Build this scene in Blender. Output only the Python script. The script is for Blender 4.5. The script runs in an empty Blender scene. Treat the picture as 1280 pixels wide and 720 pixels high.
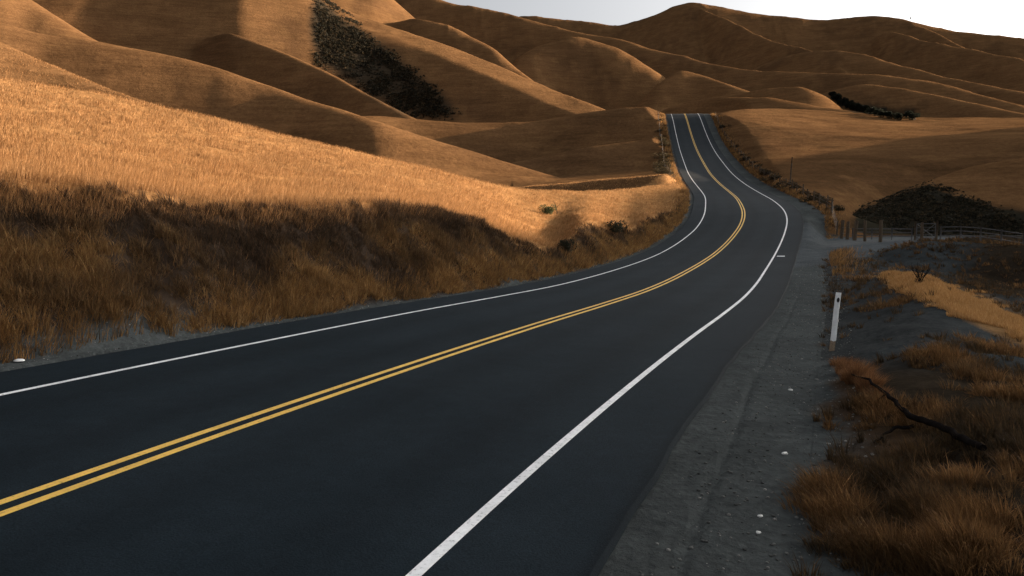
import bpy, bmesh, math, random
import numpy as np
from mathutils import Vector
random.seed(7)
rng = np.random.default_rng(11)
PI = math.pi
f32 = np.float32
scene = bpy.context.scene
COL = scene.collection

# ------------------------------------------------------------------ camera constants
CAM_H = 2.291
PITCH = 0.08892
FPX = 878.45          # focal length in pixels of a 1280 px wide frame

def pix(u, v):
    """direction of a pixel -> (azimuth, elevation tangent)"""
    a = (u-640.)/FPX; b = (360.-v)/FPX
    c, s = math.cos(PITCH), math.sin(PITCH)
    X, Y, Z = a, c+b*s, -s+b*c
    return math.atan2(X, Y), Z/math.hypot(X, Y)

SUN_AZ = math.radians(67)     # clockwise from +Y
SUN_EL = math.radians(12)
SUNV = (math.sin(SUN_AZ), math.cos(SUN_AZ), math.tan(SUN_EL))

# ------------------------------------------------------------------ noise
_tab = rng.random((512, 512)).astype(f32)
def vnoise(x, y, seed=0):
    x = np.asarray(x, np.float64)+seed*17.31; y = np.asarray(y, np.float64)+seed*9.77
    xi = np.floor(x).astype(np.int64); yi = np.floor(y).astype(np.int64)
    fx = (x-xi).astype(f32); fy = (y-yi).astype(f32)
    fx = fx*fx*fx*(fx*(fx*6-15)+10); fy = fy*fy*fy*(fy*(fy*6-15)+10)
    a = _tab[xi & 511, yi & 511]; b = _tab[(xi+1) & 511, yi & 511]
    c = _tab[xi & 511, (yi+1) & 511]; d = _tab[(xi+1) & 511, (yi+1) & 511]
    return (a*(1-fx)+b*fx)*(1-fy)+(c*(1-fx)+d*fx)*fy
def fbm(x, y, oct=4, seed=0, gain=.5):
    s = 0; a = 1; n = 0
    for k in range(oct):
        s = s+a*vnoise(x*(2.03**k), y*(2.03**k), seed+k*3); n += a; a *= gain
    return s/n          # 0..1
def sstep(a, b, x):
    t = np.clip((x-a)/(b-a), 0, 1); return t*t*(3-2*t)

# ------------------------------------------------------------------ road centreline  (x, y, z, banking) every 5 m
RD = [(-5.18, 2.95, 0.0, -0.03), (-3.31, 7.59, -0.0, -0.03), (-1.35, 12.19, -0.03, -0.03), (0.68, 16.76, -0.07, -0.03), (2.77, 21.3, -0.12, -0.026), (4.85, 25.85, -0.14, -0.018), (6.86, 30.43, -0.08, -0.01), (8.82, 35.03, 0.05, 0.002), (10.79, 39.62, 0.24, 0.014), (12.79, 44.2, 0.53, 0.026), (14.82, 48.77, 0.99, 0.039), (16.83, 53.35, 1.58, 0.051), (18.76, 57.96, 2.25, 0.063), (20.51, 62.64, 2.95, 0.052), (22.06, 67.4, 3.63, 0.04), (23.44, 72.2, 4.24, 0.029), (24.77, 77.03, 4.8, 0.017), (26.07, 81.85, 5.32, 0.006), (27.28, 86.7, 5.84, -0.005), (28.38, 91.58, 6.4, -0.005), (29.38, 96.48, 7.03, -0.006), (30.29, 101.4, 7.73, -0.006), (31.15, 106.32, 8.5, -0.006), (31.98, 111.25, 9.35, -0.006), (32.83, 116.18, 10.26, -0.006), (33.71, 121.1, 11.2, -0.006), (34.64, 126.01, 12.19, -0.006), (35.59, 130.92, 13.21, -0.006), (36.54, 135.83, 14.27, -0.006), (37.48, 140.74, 15.35, -0.006), (38.41, 145.66, 16.48, -0.006), (39.33, 150.57, 17.67, -0.006), (40.24, 155.49, 18.96, -0.006), (41.15, 160.4, 20.34, -0.007), (42.04, 165.32, 21.84, -0.007), (42.92, 170.25, 23.46, -0.007), (43.78, 175.17, 25.19, -0.007), (44.62, 180.1, 27.04, -0.007), (45.43, 185.03, 29.02, -0.007), (46.22, 189.97, 30.95, -0.007), (46.98, 194.91, 32.55, -0.007),
      (47.7, 199.9, 33.1, -.007), (48.4, 204.8, 32.9, -.007), (49.1, 209.8, 32.2, 0), (49.8, 214.7, 31.0, 0), (50.5, 219.7, 29.6, 0), (51.2, 224.6, 28.1, 0), (51.9, 229.6, 26.6, 0), (52.6, 234.5, 25.2, 0), (53.3, 239.5, 23.9, 0)]
pre = [(-5.18-math.sin(.39)*5*k, 2.95-math.cos(.39)*5*k, 0.0+.0*k, -.03) for k in range(10, 0, -1)]
RD = np.array(pre+RD)
_sk = np.arange(len(RD))*5.0-50.0
SS = np.arange(-50, _sk[-1], 0.5)
def cubic(kx, ky, x):
    m = np.gradient(ky, kx)
    i = np.clip(np.searchsorted(kx, x, side='right')-1, 0, len(kx)-2)
    h = kx[i+1]-kx[i]; t = (x-kx[i])/h
    return (2*t**3-3*t**2+1)*ky[i]+(t**3-2*t**2+t)*h*m[i]+(-2*t**3+3*t**2)*ky[i+1]+(t**3-t**2)*h*m[i+1]
CX, CY, CZ, CB = [cubic(_sk, RD[:, k], SS) for k in range(4)]
TH = np.unwrap(np.arctan2(np.gradient(CX), np.gradient(CY)))
TH = np.convolve(np.pad(TH, 6, mode='edge'), np.ones(13)/13, 'valid')

def road_coords(x, y):
    """signed lateral offset (right +), station, road z (with banking, clamped)"""
    x = np.asarray(x, f32).ravel(); y = np.asarray(y, f32).ravel()
    lat = np.full(x.shape, 1e3, f32); st = np.zeros(x.shape, f32); zr = np.zeros(x.shape, f32)
    step = 4
    px, py = CX[::step].astype(f32), CY[::step].astype(f32)
    near = np.where((np.hypot(x, y) < 300))[0]
    for a in range(0, len(near), 60000):
        ii = near[a:a+60000]
        d2 = (x[ii, None]-px)**2+(y[ii, None]-py)**2
        k = np.argmin(d2, 1)*step
        best = k.copy()
        bd = (x[ii]-CX[k])**2+(y[ii]-CY[k])**2
        for o in (-4, -3, -2, -1, 1, 2, 3, 4):
            kk = np.clip(k+o, 0, len(CX)-1)
            d = (x[ii]-CX[kk])**2+(y[ii]-CY[kk])**2
            m = d < bd; best[m] = kk[m]; bd = np.minimum(bd, d)
        dx = x[ii]-CX[best]; dy = y[ii]-CY[best]; th = TH[best]
        al = dx*np.sin(th)+dy*np.cos(th)
        l = dx*np.cos(th)-dy*np.sin(th)
        over = (best <= 0) | (best >= len(CX)-1)
        l2 = np.sign(l)*np.sqrt(dx*dx+dy*dy)
        l = np.where(over & (abs(al) > 1), l2, l)
        s = SS[best]+np.clip(al, -.5, .5)
        lat[ii] = l; st[ii] = s
        zr[ii] = np.interp(s, SS, CZ)+np.interp(s, SS, CB)*np.clip(l, -6, 6)
    return lat, st, zr

# side track leaving to the right
SR = [(15.5, 44.2, .45), (20.5, 47.6, .98), (27, 52.2, 1.25), (34.5, 56.5, 1.42), (46, 60.5, 1.5), (70, 64, 1.2), (110, 66, .8)]

# ------------------------------------------------------------------ hills: crest lines given as (pixel u, pixel v, distance)
LAY = []
def layer(knots, sf, sb, r, x0=0, sf2=0):
    P = [pix(u, v) for u, v, d in knots]
    if min(k[2] for k in knots) > 60 and sf > .25 and knots[0][:2] != (1040, 300): sf *= 1.6
    LAY.append(('crest', np.array([p[0] for p in P]), np.array([p[1] for p in P]), np.array([k[2] for k in knots], float), sf, sb, r, x0, sf2))
def sheet(rows, sf, sb, r):
    R = []
    for kn in rows:
        P = [pix(u, v) for u, v, d in kn]
        R.append((np.array([p[0] for p in P]), np.array([p[1] for p in P]), np.array([k[2] for k in kn], float)))
    LAY.append(('sheet', R, None, None, sf, sb, r))

# far skyline, right
layer([(560, 60, 1050), (649, 20, 1000), (707, 25, 980), (768, 34, 950), (797, 27, 930), (840, 10, 900), (869, 3.5, 890), (902, 8, 890), (954, 19, 890), (1020, 25, 890), (1055, 23, 890), (1090, 20, 880), (1135, 24, 870), (1187, 38, 860), (1239, 45, 850), (1280, 47.5, 850), (1340, 66, 845), (1450, 140, 840), (1600, 230, 830)], .32, .45, 30)
layer([(800, 150, 900), (850, 60, 890), (868, 9, 880), (900, 20, 800), (930, 36, 750), (961, 52, 700), (1014, 64, 640), (1060, 90, 560), (1100, 130, 540)], .42, .5, 14)
layer([(1040, 120, 850), (1080, 55, 830), (1107, 38, 800), (1159, 51, 740), (1222, 64, 700), (1280, 75, 660), (1350, 105, 640), (1500, 200, 600)], .42, .45, 14)
layer([(1100, 90, 820), (1135, 30, 860), (1160, 36, 820), (1200, 54, 770), (1240, 75, 740)], .4, .45, 12)
layer([(880, 125, 660), (940, 88, 650), (980, 70, 630), (1020, 65, 620), (1048, 65, 610), (1083, 71, 600), (1135, 85, 570), (1187, 97, 540), (1280, 113, 500), (1350, 135, 480), (1500, 210, 460)], .4, .5, 16)
# long mid ridge crossing the frame
layer([(350, -60, 740), (400, -45, 720), (480, -25, 700), (555, 0, 660), (600, 9, 640), (645, 19, 620), (689, 32, 600), (725, 41.5, 580), (761, 47, 565), (797, 56, 545), (860, 71, 515), (882, 78, 505), (937, 87, 480), (986, 89.6, 465), (1048, 89.6, 450), (1100, 92, 440), (1152, 99, 430), (1204, 111, 420), (1280, 132, 400), (1350, 150, 390), (1500, 220, 380)], .4, .45, 16)
layer([(600, 130, 440), (630, 98, 450), (642, 76, 460), (670, 57, 480), (718, 45, 500), (770, 58, 490), (820, 88, 470), (870, 125, 450)], .45, .4, 22)
layer([(790, 140, 380), (820, 105, 400), (850, 84, 430), (880, 92, 420), (930, 112, 390), (990, 128, 370)], .35, .4, 14)
layer([(800, 150, 370), (860, 127, 360), (909, 120, 350), (961, 111, 340), (1006, 109, 330), (1034, 121, 330), (1060, 142, 330), (1100, 170, 330)], .35, .35, 10)
layer([(980, 150, 380), (1030, 115, 385), (1080, 104, 380), (1140, 112, 370), (1200, 124, 350), (1280, 142, 330), (1350, 160, 320), (1500, 220, 300)], .35, .4, 12)
layer([(780, 160, 300), (840, 134, 290), (892, 123, 285), (961, 122, 280), (1013, 132, 275), (1083, 141, 270), (1150, 155, 270)], .3, .35, 8)
# right middle field
sheet([[(840, 215, 120), (868, 200, 145), (893, 155, 180), (910, 185, 153), (925, 207, 129), (960, 230, 104), (1000, 247, 86), (1040, 264, 78), (1072, 262, 100), (1120, 252, 118), (1200, 240, 128), (1280, 232, 132), (1450, 225, 135)],
       [(840, 205, 160), (870, 180, 165), (893, 165, 150), (925, 196, 140), (960, 205, 125), (1000, 206, 124), (1060, 203, 128), (1150, 203, 136), (1280, 203, 140), (1450, 203, 140)],
       [(840, 190, 188), (870, 160, 188), (893, 147, 188), (934, 152, 183), (986, 163, 172), (1048, 170, 165), (1152, 173, 160), (1280, 171, 155), (1450, 170, 150)],
       [(840, 178, 198), (870, 152, 198), (893, 141, 200), (905, 137.5, 203), (934, 134, 210), (979, 135, 220), (1048, 139, 230), (1152, 146, 238), (1280, 146, 240), (1450, 145, 240)]], .5, .35, 6)
layer([(1040, 300, 80), (1064, 270, 83), (1080, 256, 86), (1111, 246, 90), (1152, 228, 95), (1187, 216, 99), (1222, 207, 102), (1280, 197, 106), (1450, 185, 112)], .30, .5, 5)
# near right: spoil mound and the bank beyond its gully
layer([(1040, 372, 24), (1060, 350, 27), (1085, 333, 29), (1105, 322, 30), (1150, 340, 28), (1180, 357, 26), (1220, 378, 24), (1280, 404, 21.5), (1350, 440, 19), (1500, 500, 17)], .10, .55, .8)
layer([(1090, 318, 47), (1120, 305, 46), (1150, 302, 46), (1200, 303, 47), (1280, 306, 46), (1400, 312, 44), (1600, 330, 42)], .32, .1, 1.5)
# left hills
layer([(-300, -140, 330), (-120, -90, 330), (0, -30, 330), (37, 0, 320), (67, 20, 310), (118, 49, 300), (160, 78, 290), (220, 120, 280)], .4, .5, 8)
layer([(-300, -110, 640), (-100, -80, 620), (100, -55, 600), (250, -60, 560), (400, -55, 540), (470, -20, 540), (560, 60, 540)], .4, .5, 20)
layer([(90, 80, 450), (140, 20, 460), (180, -30, 470), (240, -35, 480), (300, 10, 450), (330, 60, 420)], .45, .5, 16)
layer([(200, 130, 420), (250, 60, 415), (300, 8, 405), (345, -22, 400), (385, -30, 400), (410, 0, 396), (440, 50, 385), (480, 110, 370)], .45, .45, 20)
layer([(150, 120, 340), (200, 72, 330), (250, 52, 320), (285, 42, 310), (336, 60, 290), (400, 86, 265), (454, 115, 240), (505, 141, 220), (560, 170, 205)], .45, .5, 7)
layer([(300, -60, 402), (380, -18, 392), (407, 0, 386), (454, 20, 380), (501, 36, 372), (555, 54, 357), (617, 79, 338), (689, 112, 312), (754, 136.5, 286), (820, 170, 262)], .20, .55, 5, 32, .38)
layer([(400, 70, 500), (450, 38, 498), (494, 27, 492), (519, 22, 484), (562, 33, 468), (617, 61, 440), (645, 87, 420), (690, 118, 390)], .42, .4, 12)
layer([(-300, -40, 175), (-100, 5, 180), (0, 27, 180), (50, 42, 178), (118, 50, 175), (168, 60, 172), (235, 74, 168), (285, 89, 163), (336, 107, 158), (386, 126, 150), (430, 139, 144), (470, 152, 138)], .42, .4, 5)
layer([(-300, -40, 115), (-100, 15, 116), (0, 52, 115), (50, 76, 112), (101, 97, 108), (151, 118, 104), (202, 133, 100), (280, 160, 95)], .4, .4, 4)
layer([(220, 180, 170), (260, 155, 172), (285, 148, 175), (340, 145.5, 180), (400, 145.5, 185), (472, 145.5, 190), (544, 151, 192), (617, 153.5, 195), (671, 151.6, 196), (725, 141.5, 197), (779, 135, 198), (822, 132, 199), (842, 139, 199), (870, 150, 200), (900, 180, 200)], .36, .35, 7)
layer([(560, 230, 150), (620, 208, 155), (680, 196, 158), (740, 184, 160), (800, 176, 164), (835, 170, 166), (870, 175, 170)], .30, .2, 6)
layer([(380, 190, 116), (461, 195, 120), (544, 208, 125), (617, 217, 128), (725, 226, 130), (833, 226, 126), (856, 232, 120), (900, 260, 115)], .3, .3, 3)
FOOT = 5.25
BSL = 1.05
EDGE = [(-500, 205), (-300, 213), (-100, 222), (0, 227), (78, 231), (155, 239), (233, 250), (311, 257.5), (389, 258), (460, 254), (500, 257), (550, 265), (606, 280), (644, 302), (685, 314), (700, 311), (712, 300), (722, 286), (734, 277), (760, 284), (790, 288), (803, 277), (846, 262), (858, 248)]
rowA = []
for u, v in EDGE:
    ph, e = pix(u, v)
    rr = np.arange(6, 140, .1)
    x = rr*math.sin(ph); y = rr*math.cos(ph)
    la, s_, z_ = road_coords(x, y)
    ok = (-la > FOOT) & (z_+BSL*(-la-FOOT) > CAM_H+rr*e)
    d = rr[np.argmax(ok)] if ok.any() else 100.
    rowA.append((u, v, float(d)))
FIELD_EDGE_D = rowA
sheet([rowA,
       [(-500, 60, 55), (-300, 72, 58), (-100, 89, 61), (0, 99, 62), (67, 109, 62), (134, 119, 62), (202, 134, 62), (269, 148, 62), (336, 165, 62), (430, 186, 63), (472, 197, 64), (544, 212, 66), (600, 227, 69), (653, 237, 73), (725, 240, 80), (790, 236, 90), (848, 227.5, 100), (880, 235, 105)]], .5, .3, 4)

# off-frame ridge to the right whose evening shadow fills the road valley: its crest follows from the shadow edge
SH_T = 200.0
RQ = None
_G = np.linspace(-PI, PI, 7201)
_gk = {}
def sint(ph, P, E, sig=.55, s0=0., s1=0.):
    """linear interpolation over azimuth, rounded with a gaussian of sig degrees"""
    key = (P.tobytes(), E.tobytes(), sig, s0, s1)
    if key not in _gk:
        n = int(sig*3/.05); ker = np.exp(-.5*((np.arange(-n, n+1)*.05)/sig)**2); ker /= ker.sum()
        a = np.interp(_G, P, E)-np.maximum(P[0]-_G, 0)*s0+np.maximum(_G-P[-1], 0)*s1
        _gk[key] = np.convolve(np.pad(a, n, mode='edge'), ker, 'valid')
    return np.interp(ph, _G, _gk[key])
def eval_layer(L, ph, rho):
    kind = L[0]
    if kind == 'crest':
        _, P, E, D, sf, sb, r, x0, sf2 = L
        d = sint(ph, P, D, .9)
        # beyond the listed azimuths the ridge keeps falling at the slope of its last stretch
        lim = math.radians(37)
        s0 = max((E[1]-E[0])/(P[1]-P[0]), .25) if P[0] > -lim else .03
        s1 = min((E[-1]-E[-2])/(P[-1]-P[-2]), -.25) if True else -.03
        e = sint(ph, P, E, .4, s0, s1)
        x = d-rho
        rr = r
        drop = np.where(x > 0, sf, sb)*(np.sqrt(x*x+rr*rr)-rr)
        if sf2:
            xs = np.maximum(x-x0, 0); drop = drop+sf2*(np.sqrt(xs*xs+36)-6)
        return CAM_H+rho*e-drop
    R, sf, sb, r = L[1], L[4], L[5], L[6]
    es = [sint(ph, a, b, .3 if j == 0 else .5) for j, (a, b, c) in enumerate(R)]; ds = [sint(ph, a, c, .5) for a, b, c in R]
    e = es[0].copy()
    e = e-(np.maximum(ds[0]-rho, 0))*sf*.0/ds[0]
    for j in range(len(R)-1):
        t = (rho-ds[j])/np.maximum(ds[j+1]-ds[j], 1)
        if j == 0: t = np.maximum(t, -.6)
        else: t = np.maximum(t, 0)
        t = np.minimum(t, 1)
        e = e+(es[j+1]-es[j])*t
    x = rho-ds[-1]
    drop = sb*(np.sqrt(x*x+r*r)-r)*(x > 0)
    drop = drop+.5*np.maximum(ds[0]-rho-12, 0)*(.6)
    out = np.maximum(R[-1][0][0]-ph, 0)+np.maximum(ph-R[-1][0][-1], 0)
    return CAM_H+rho*(e-out*np.where(ph < 0, .08, .9) if R[-1][0][0] < -.4 else e-out*np.where(ph > 0, .08, .9))-drop

def height(x, y, want_info=False):
    shp = np.shape(x)
    x = np.asarray(x, np.float64).ravel(); y = np.asarray(y, np.float64).ravel()
    rho = np.hypot(x, y); ph = np.arctan2(x, y)
    back = sstep(math.radians(75), math.radians(115), np.abs(ph))
    rs = np.maximum(rho, 1)
    k = .0016
    Z = []
    base = -1.2+.045*np.maximum(rho-70, 0)*(1-back)
    acc = base/rs
    first = True
    vals = [acc]
    for L in LAY:
        z = eval_layer(L, ph, rho)
        z = z*(1-back)+(-3)*back
        vals.append(z/rs)
    m = vals[0]
    for v in vals[1:]: m = np.maximum(m, v)
    s = 0
    for v in vals: s = s+np.exp(np.maximum((v-m)/k, -30))
    # smooth maximum whose bulge is kept small next to clear winners
    z = (m+k*np.log(s)*.55)*rs
    # relief
    amp = sstep(60, 220, rho)
    g = fbm(x/70, y/70, 4, 1)-.5
    z = z+amp*g*rho*.007
    rg = 1-np.abs(2*fbm(x/26+fbm(x/60, y/60, 2, 9)*2, y/40, 3, 5)-1)
    z = z+amp*(rg-.7)*rho*.0022
    z = z+sstep(20, 80, rho)*(fbm(x/7, y/7, 3, 3)-.5)*.3
    # off-frame ridge
    zr_ = np.full(x.shape, -50.)
    for i in range(len(RQ)-1 if RQ is not None else 0):
        px, py, pz = RQ[:, 0], RQ[:, 1], RQ[:, 2]
        ax, ay, bx, by = px[i], py[i], px[i+1], py[i+1]
        dx, dy = bx-ax, by-ay
        t = np.clip(((x-ax)*dx+(y-ay)*dy)/(dx*dx+dy*dy), 0, 1)
        dd = np.hypot(x-ax-t*dx, y-ay-t*dy)
        h = pz[i]+t*(pz[i+1]-pz[i])
        zr_ = np.maximum(zr_, h-1.1*(np.sqrt(dd*dd+25)-5))
    z = np.maximum(z, zr_+(fbm(x/30, y/30, 3, 77)-.5)*1.0)
    lat, st, zr = road_coords(x, y)
    al = np.abs(lat)
    # near right ground
    rn = sstep(5, 9, lat)*(1-sstep(36, 44, st))*(lat < 900)
    gz = zr-.085*np.maximum(lat-8, 0)-.02*np.maximum(lat-16, 0)
    z = np.where(lat > 0, np.maximum(z, gz*(st < 60)+z*(st >= 60)), z)
    # cut and fill beside the road
    w = (al < 60)
    edge_n = (fbm(x/2.2, y/2.2, 3, 21)-.5)
    foot = np.where(lat < 0, FOOT+.5*edge_n+.35*sstep(12, 4, st), 6.2+.5*edge_n)
    bs = np.where(lat < 0, np.where(st < 80, BSL, BSL-(BSL-.5)*sstep(80, 120, st)), .3+.15*sstep(60, 100, st))
    rough = np.where(lat < 0, (fbm(x/1.3, y/1.3, 3, 31)-.5)*.55+(fbm(x/4, y/4, 2, 33)-.5)*.7, 0)*sstep(FOOT, FOOT+1.6, al)*(st < 90)
    xx = al-foot
    cap = zr-.03+bs*(np.sqrt(np.maximum(xx, 0)**2+.04)-.2)+rough+.03*np.maximum(al-14, 0)**2*.5
    flo = zr-.10-np.where(lat > 0, np.where(st < 60, .10, .35), .4)*np.maximum(al-7.5, 0)
    kk = .18
    # smooth min with the cut slope
    hmix = np.clip(.5+.5*(cap-z)/kk, 0, 1)
    zc = cap*(1-hmix)+z*hmix-kk*hmix*(1-hmix)
    z = np.where(w, np.maximum(zc, flo), z)
    onroad = 1-sstep(4.2, 4.5, al)
    vg = np.where(lat < 0, (al < FOOT-.1)*1., 1-sstep(5.9, 6.9, al)); z = z*(1-vg)+np.minimum(z, zr-.035-.02*sstep(4.7, 5.2, al))*vg
    z = z*(1-onroad)+(zr-.12)*onroad
    z = z-.022*np.exp(-((lat-5.22-.02*np.sin(st))/.06)**2)*(st < 30)
    # side track
    sd = np.full(x.shape, 1e3); sz = np.zeros(x.shape)
    for i in range(len(SR)-1):
        ax, ay, az = SR[i]; bx, by, bz = SR[i+1]
        dx, dy = bx-ax, by-ay
        t = np.clip(((x-ax)*dx+(y-ay)*dy)/(dx*dx+dy*dy), 0, 1)
        dd = np.hypot(x-ax-t*dx, y-ay-t*dy)
        mm = dd < sd
        sz = np.where(mm, az+t*(bz-az), sz); sd = np.where(mm, dd, sd)
    ws = (1-sstep(0, 4.2, sd-(3.2+3.5*np.clip(1-(x-16)/12, 0, 1))))*sstep(4.9, 6.5, lat)
    z = z*(1-ws)+(sz-.02)*ws
    # ground roughness off the tarmac
    nr = sstep(5.6, 8, al)*(1-sstep(60, 120, rho))
    z = z+nr*(fbm(x/.8, y/.8, 3, 41)-.5)*.16*(1-ws)
    if want_info:
        return z.reshape(shp), lat.reshape(shp), st.reshape(shp), sd.reshape(shp)
    return z.reshape(shp)

def ray_ground(u, v, r0=3., r1=400.):
    """where the sight line of a pixel meets the terrain"""
    ph, e = pix(u, v)
    rr = np.exp(np.linspace(math.log(r0), math.log(r1), 1500))
    x = rr*math.sin(ph); y = rr*math.cos(ph)
    z = height(x, y)
    k = np.argmax(z > CAM_H+rr*e)
    return float(x[k]), float(y[k]), float(z[k]), float(rr[k])

SA = (math.sin(SUN_AZ), math.cos(SUN_AZ)); TE = math.tan(SUN_EL)
def _cg(p): return p[0]*SA[1]-p[1]*SA[0], p[2]-(p[0]*SA[0]+p[1]*SA[1])*TE
EP = [_cg(p) for p in ((-75, -60, 2.0), (-30, -5, 2.6))]
for u, v, dz in ((-200, 216, -.4), (0, 227, -.45), (155, 239, -.45), (311, 257, -.35), (460, 253, .0), (560, 268, .0), (644, 300, .0), (722, 284, .1), (775, 284, .1), (830, 240, .1), (960, 176, 1), (1048, 168, 1), (1152, 170, 1), (1280, 165, 2)):
    a_, b_, c_, d_ = ray_ground(u, v, 6); EP.append(_cg((a_, b_, c_+dz)))
EP.sort(reverse=True)
EPa = np.array(EP)[::-1]
cc = np.linspace(-95, 60, 100)
gg = np.interp(cc, EPa[:, 0], EPa[:, 1])
for s_ in range(30, 112, 3):
    for o_ in (-4, 4):
        t_ = float(np.interp(s_, SS, TH)); p_ = (np.interp(s_, SS, CX)+o_*math.cos(t_), np.interp(s_, SS, CY)-o_*math.sin(t_), np.interp(s_, SS, CZ)+.3)
        c_, g_ = _cg(p_); gg = np.maximum(gg, g_-np.maximum(abs(cc-c_)-3, 0)*.3)
print('GG', [(round(float(a)),round(float(b),1)) for a,b in zip(cc[::8],gg[::8])], [tuple(round(float(q),1) for q in e_) for e_ in EP])
gg = np.convolve(np.pad(gg, 2, mode='edge'), [.1, .2, .4, .2, .1], 'valid')
RQ = []
for c_, g_ in zip(cc, gg):
    a_ = 200.
    while True:
        x_ = c_*SA[1]+a_*SA[0]; y_ = -c_*SA[0]+a_*SA[1]
        if math.degrees(math.atan2(x_, y_)) > 44.0 or a_ > 420: break
        a_ += 10
    RQ.append((x_, y_, g_+a_*TE))
RQ = np.array(RQ[::2])

# ------------------------------------------------------------------ helpers
def link(o, parent=None):
    COL.objects.link(o)
    if parent is not None: o.parent = parent
    return o
def tag(o, label=None, cat=None, group=None, kind=None):
    if label: o['label'] = label
    if cat: o['category'] = cat
    if group: o['group'] = group
    if kind: o['kind'] = kind
    return o
def np_mesh(name, V, F, mat, col=None, smooth=False, parent=None, loops=None):
    """V (n,3); F (m,k) uniform polygons"""
    me = bpy.data.meshes.new(name)
    V = np.ascontiguousarray(V, f32); F = np.ascontiguousarray(F, np.int32)
    me.vertices.add(len(V)); me.vertices.foreach_set('co', V.ravel())
    k = F.shape[1]
    me.loops.add(F.size); me.loops.foreach_set('vertex_index', F.ravel())
    me.polygons.add(len(F))
    me.polygons.foreach_set('loop_start', np.arange(len(F), dtype=np.int32)*k)
    me.polygons.foreach_set('loop_total', np.full(len(F), k, np.int32))
    if smooth: me.polygons.foreach_set('use_smooth', np.ones(len(F), bool))
    if col is not None:
        a = me.attributes.new('Col', 'FLOAT_COLOR', 'POINT')
        c = np.ones((len(V), 4), f32); c[:, :3] = col
        a.data.foreach_set('color', c.ravel())
    me.update(calc_edges=True)
    me.materials.append(mat)
    o = bpy.data.objects.new(name, me)
    return link(o, parent)
def bm_obj(name, bm, mat, parent=None, smooth=False):
    me = bpy.data.meshes.new(name); bm.normal_update(); bm.to_mesh(me); bm.free()
    if smooth:
        for p in me.polygons: p.use_smooth = True
    me.materials.append(mat)
    return link(bpy.data.objects.new(name, me), parent)
def empty(name, loc, rz=0):
    o = bpy.data.objects.new(name, None); o.empty_display_size = .2
    link(o); o.location = loc; o.rotation_euler = (0, 0, rz); return o
def tube(bm, pts, rad, n=8, caps=True):
    """tapered tube through points, rad list"""
    pts = [Vector(p) for p in pts]
    if not hasattr(rad, '__len__'): rad = [rad]*len(pts)
    rings = []
    for i, p in enumerate(pts):
        d = (pts[min(i+1, len(pts)-1)]-pts[max(i-1, 0)]).normalized()
        a = d.cross(Vector((0, 0, 1)));
        if a.length < .1: a = d.cross(Vector((1, 0, 0)))
        a.normalize(); b = d.cross(a)
        rings.append([bm.verts.new(p+rad[i]*(math.cos(2*PI*k/n)*a+math.sin(2*PI*k/n)*b)) for k in range(n)])
    for A, B in zip(rings[:-1], rings[1:]):
        for k in range(n): bm.faces.new((A[k], A[(k+1) % n], B[(k+1) % n], B[k]))
    if caps: bm.faces.new(rings[0]); bm.faces.new(rings[-1][::-1])
def box(bm, c, s, bev=0.0):
    r = bmesh.ops.create_cube(bm, size=1)
    for v in r['verts']: v.co = Vector((c[0]+v.co.x*s[0], c[1]+v.co.y*s[1], c[2]+v.co.z*s[2]))
    if bev:
        es = list({e for v in r['verts'] for e in v.link_edges})
        bmesh.ops.bevel(bm, geom=es, offset=bev, segments=2, affect='EDGES')

# ------------------------------------------------------------------ materials
def new_mat(name):
    m = bpy.data.materials.new(name); m.use_nodes = True
    nt = m.node_tree; b = nt.nodes['Principled BSDF']
    return m, nt, b
def N(nt, t, **kw):
    n = nt.nodes.new(t)
    for k, v in kw.items():
        if k in n.inputs: n.inputs[k].default_value = v
        else: setattr(n, k, v)
    return n
def noise(nt, scale, detail=6, rough=.6, vec=None, mapping=None):
    tc = nt.nodes.new('ShaderNodeNewGeometry')
    src = tc.outputs['Position']
    if mapping:
        mp = nt.nodes.new('ShaderNodeMapping'); nt.links.new(src, mp.inputs['Vector'])
        mp.inputs['Scale'].default_value = mapping[0]; mp.inputs['Rotation'].default_value = mapping[1]; src = mp.outputs['Vector']
    n = N(nt, 'ShaderNodeTexNoise', Scale=scale, Detail=detail, Roughness=rough)
    nt.links.new(src, n.inputs['Vector'])
    return n.outputs['Fac']
def ramp(nt, src, stops):
    r = nt.nodes.new('ShaderNodeValToRGB'); nt.links.new(src, r.inputs['Fac'])
    e = r.color_ramp.elements
    while len(e) < len(stops): e.new(.5)
    for i, (p, c) in enumerate(stops):
        e[i].position = p; e[i].color = (*c, 1) if hasattr(c, '__len__') else (c, c, c, 1)
    return r.outputs['Color']
def mul(nt, a, b, fac=1):
    m = N(nt, 'ShaderNodeMix', data_type='RGBA', blend_type='MULTIPLY'); m.inputs[0].default_value = fac
    nt.links.new(a, m.inputs[6])
    if hasattr(b, 'links') or isinstance(b, bpy.types.NodeSocket): nt.links.new(b, m.inputs[7])
    else: m.inputs[7].default_value = (*b, 1)
    return m.outputs[2]
def bump(nt, b, src, strength, dist):
    n = N(nt, 'ShaderNodeBump', Strength=strength, Distance=dist)
    nt.links.new(src, n.inputs['Height']); nt.links.new(n.outputs[0], b.inputs['Normal']); return n

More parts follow.
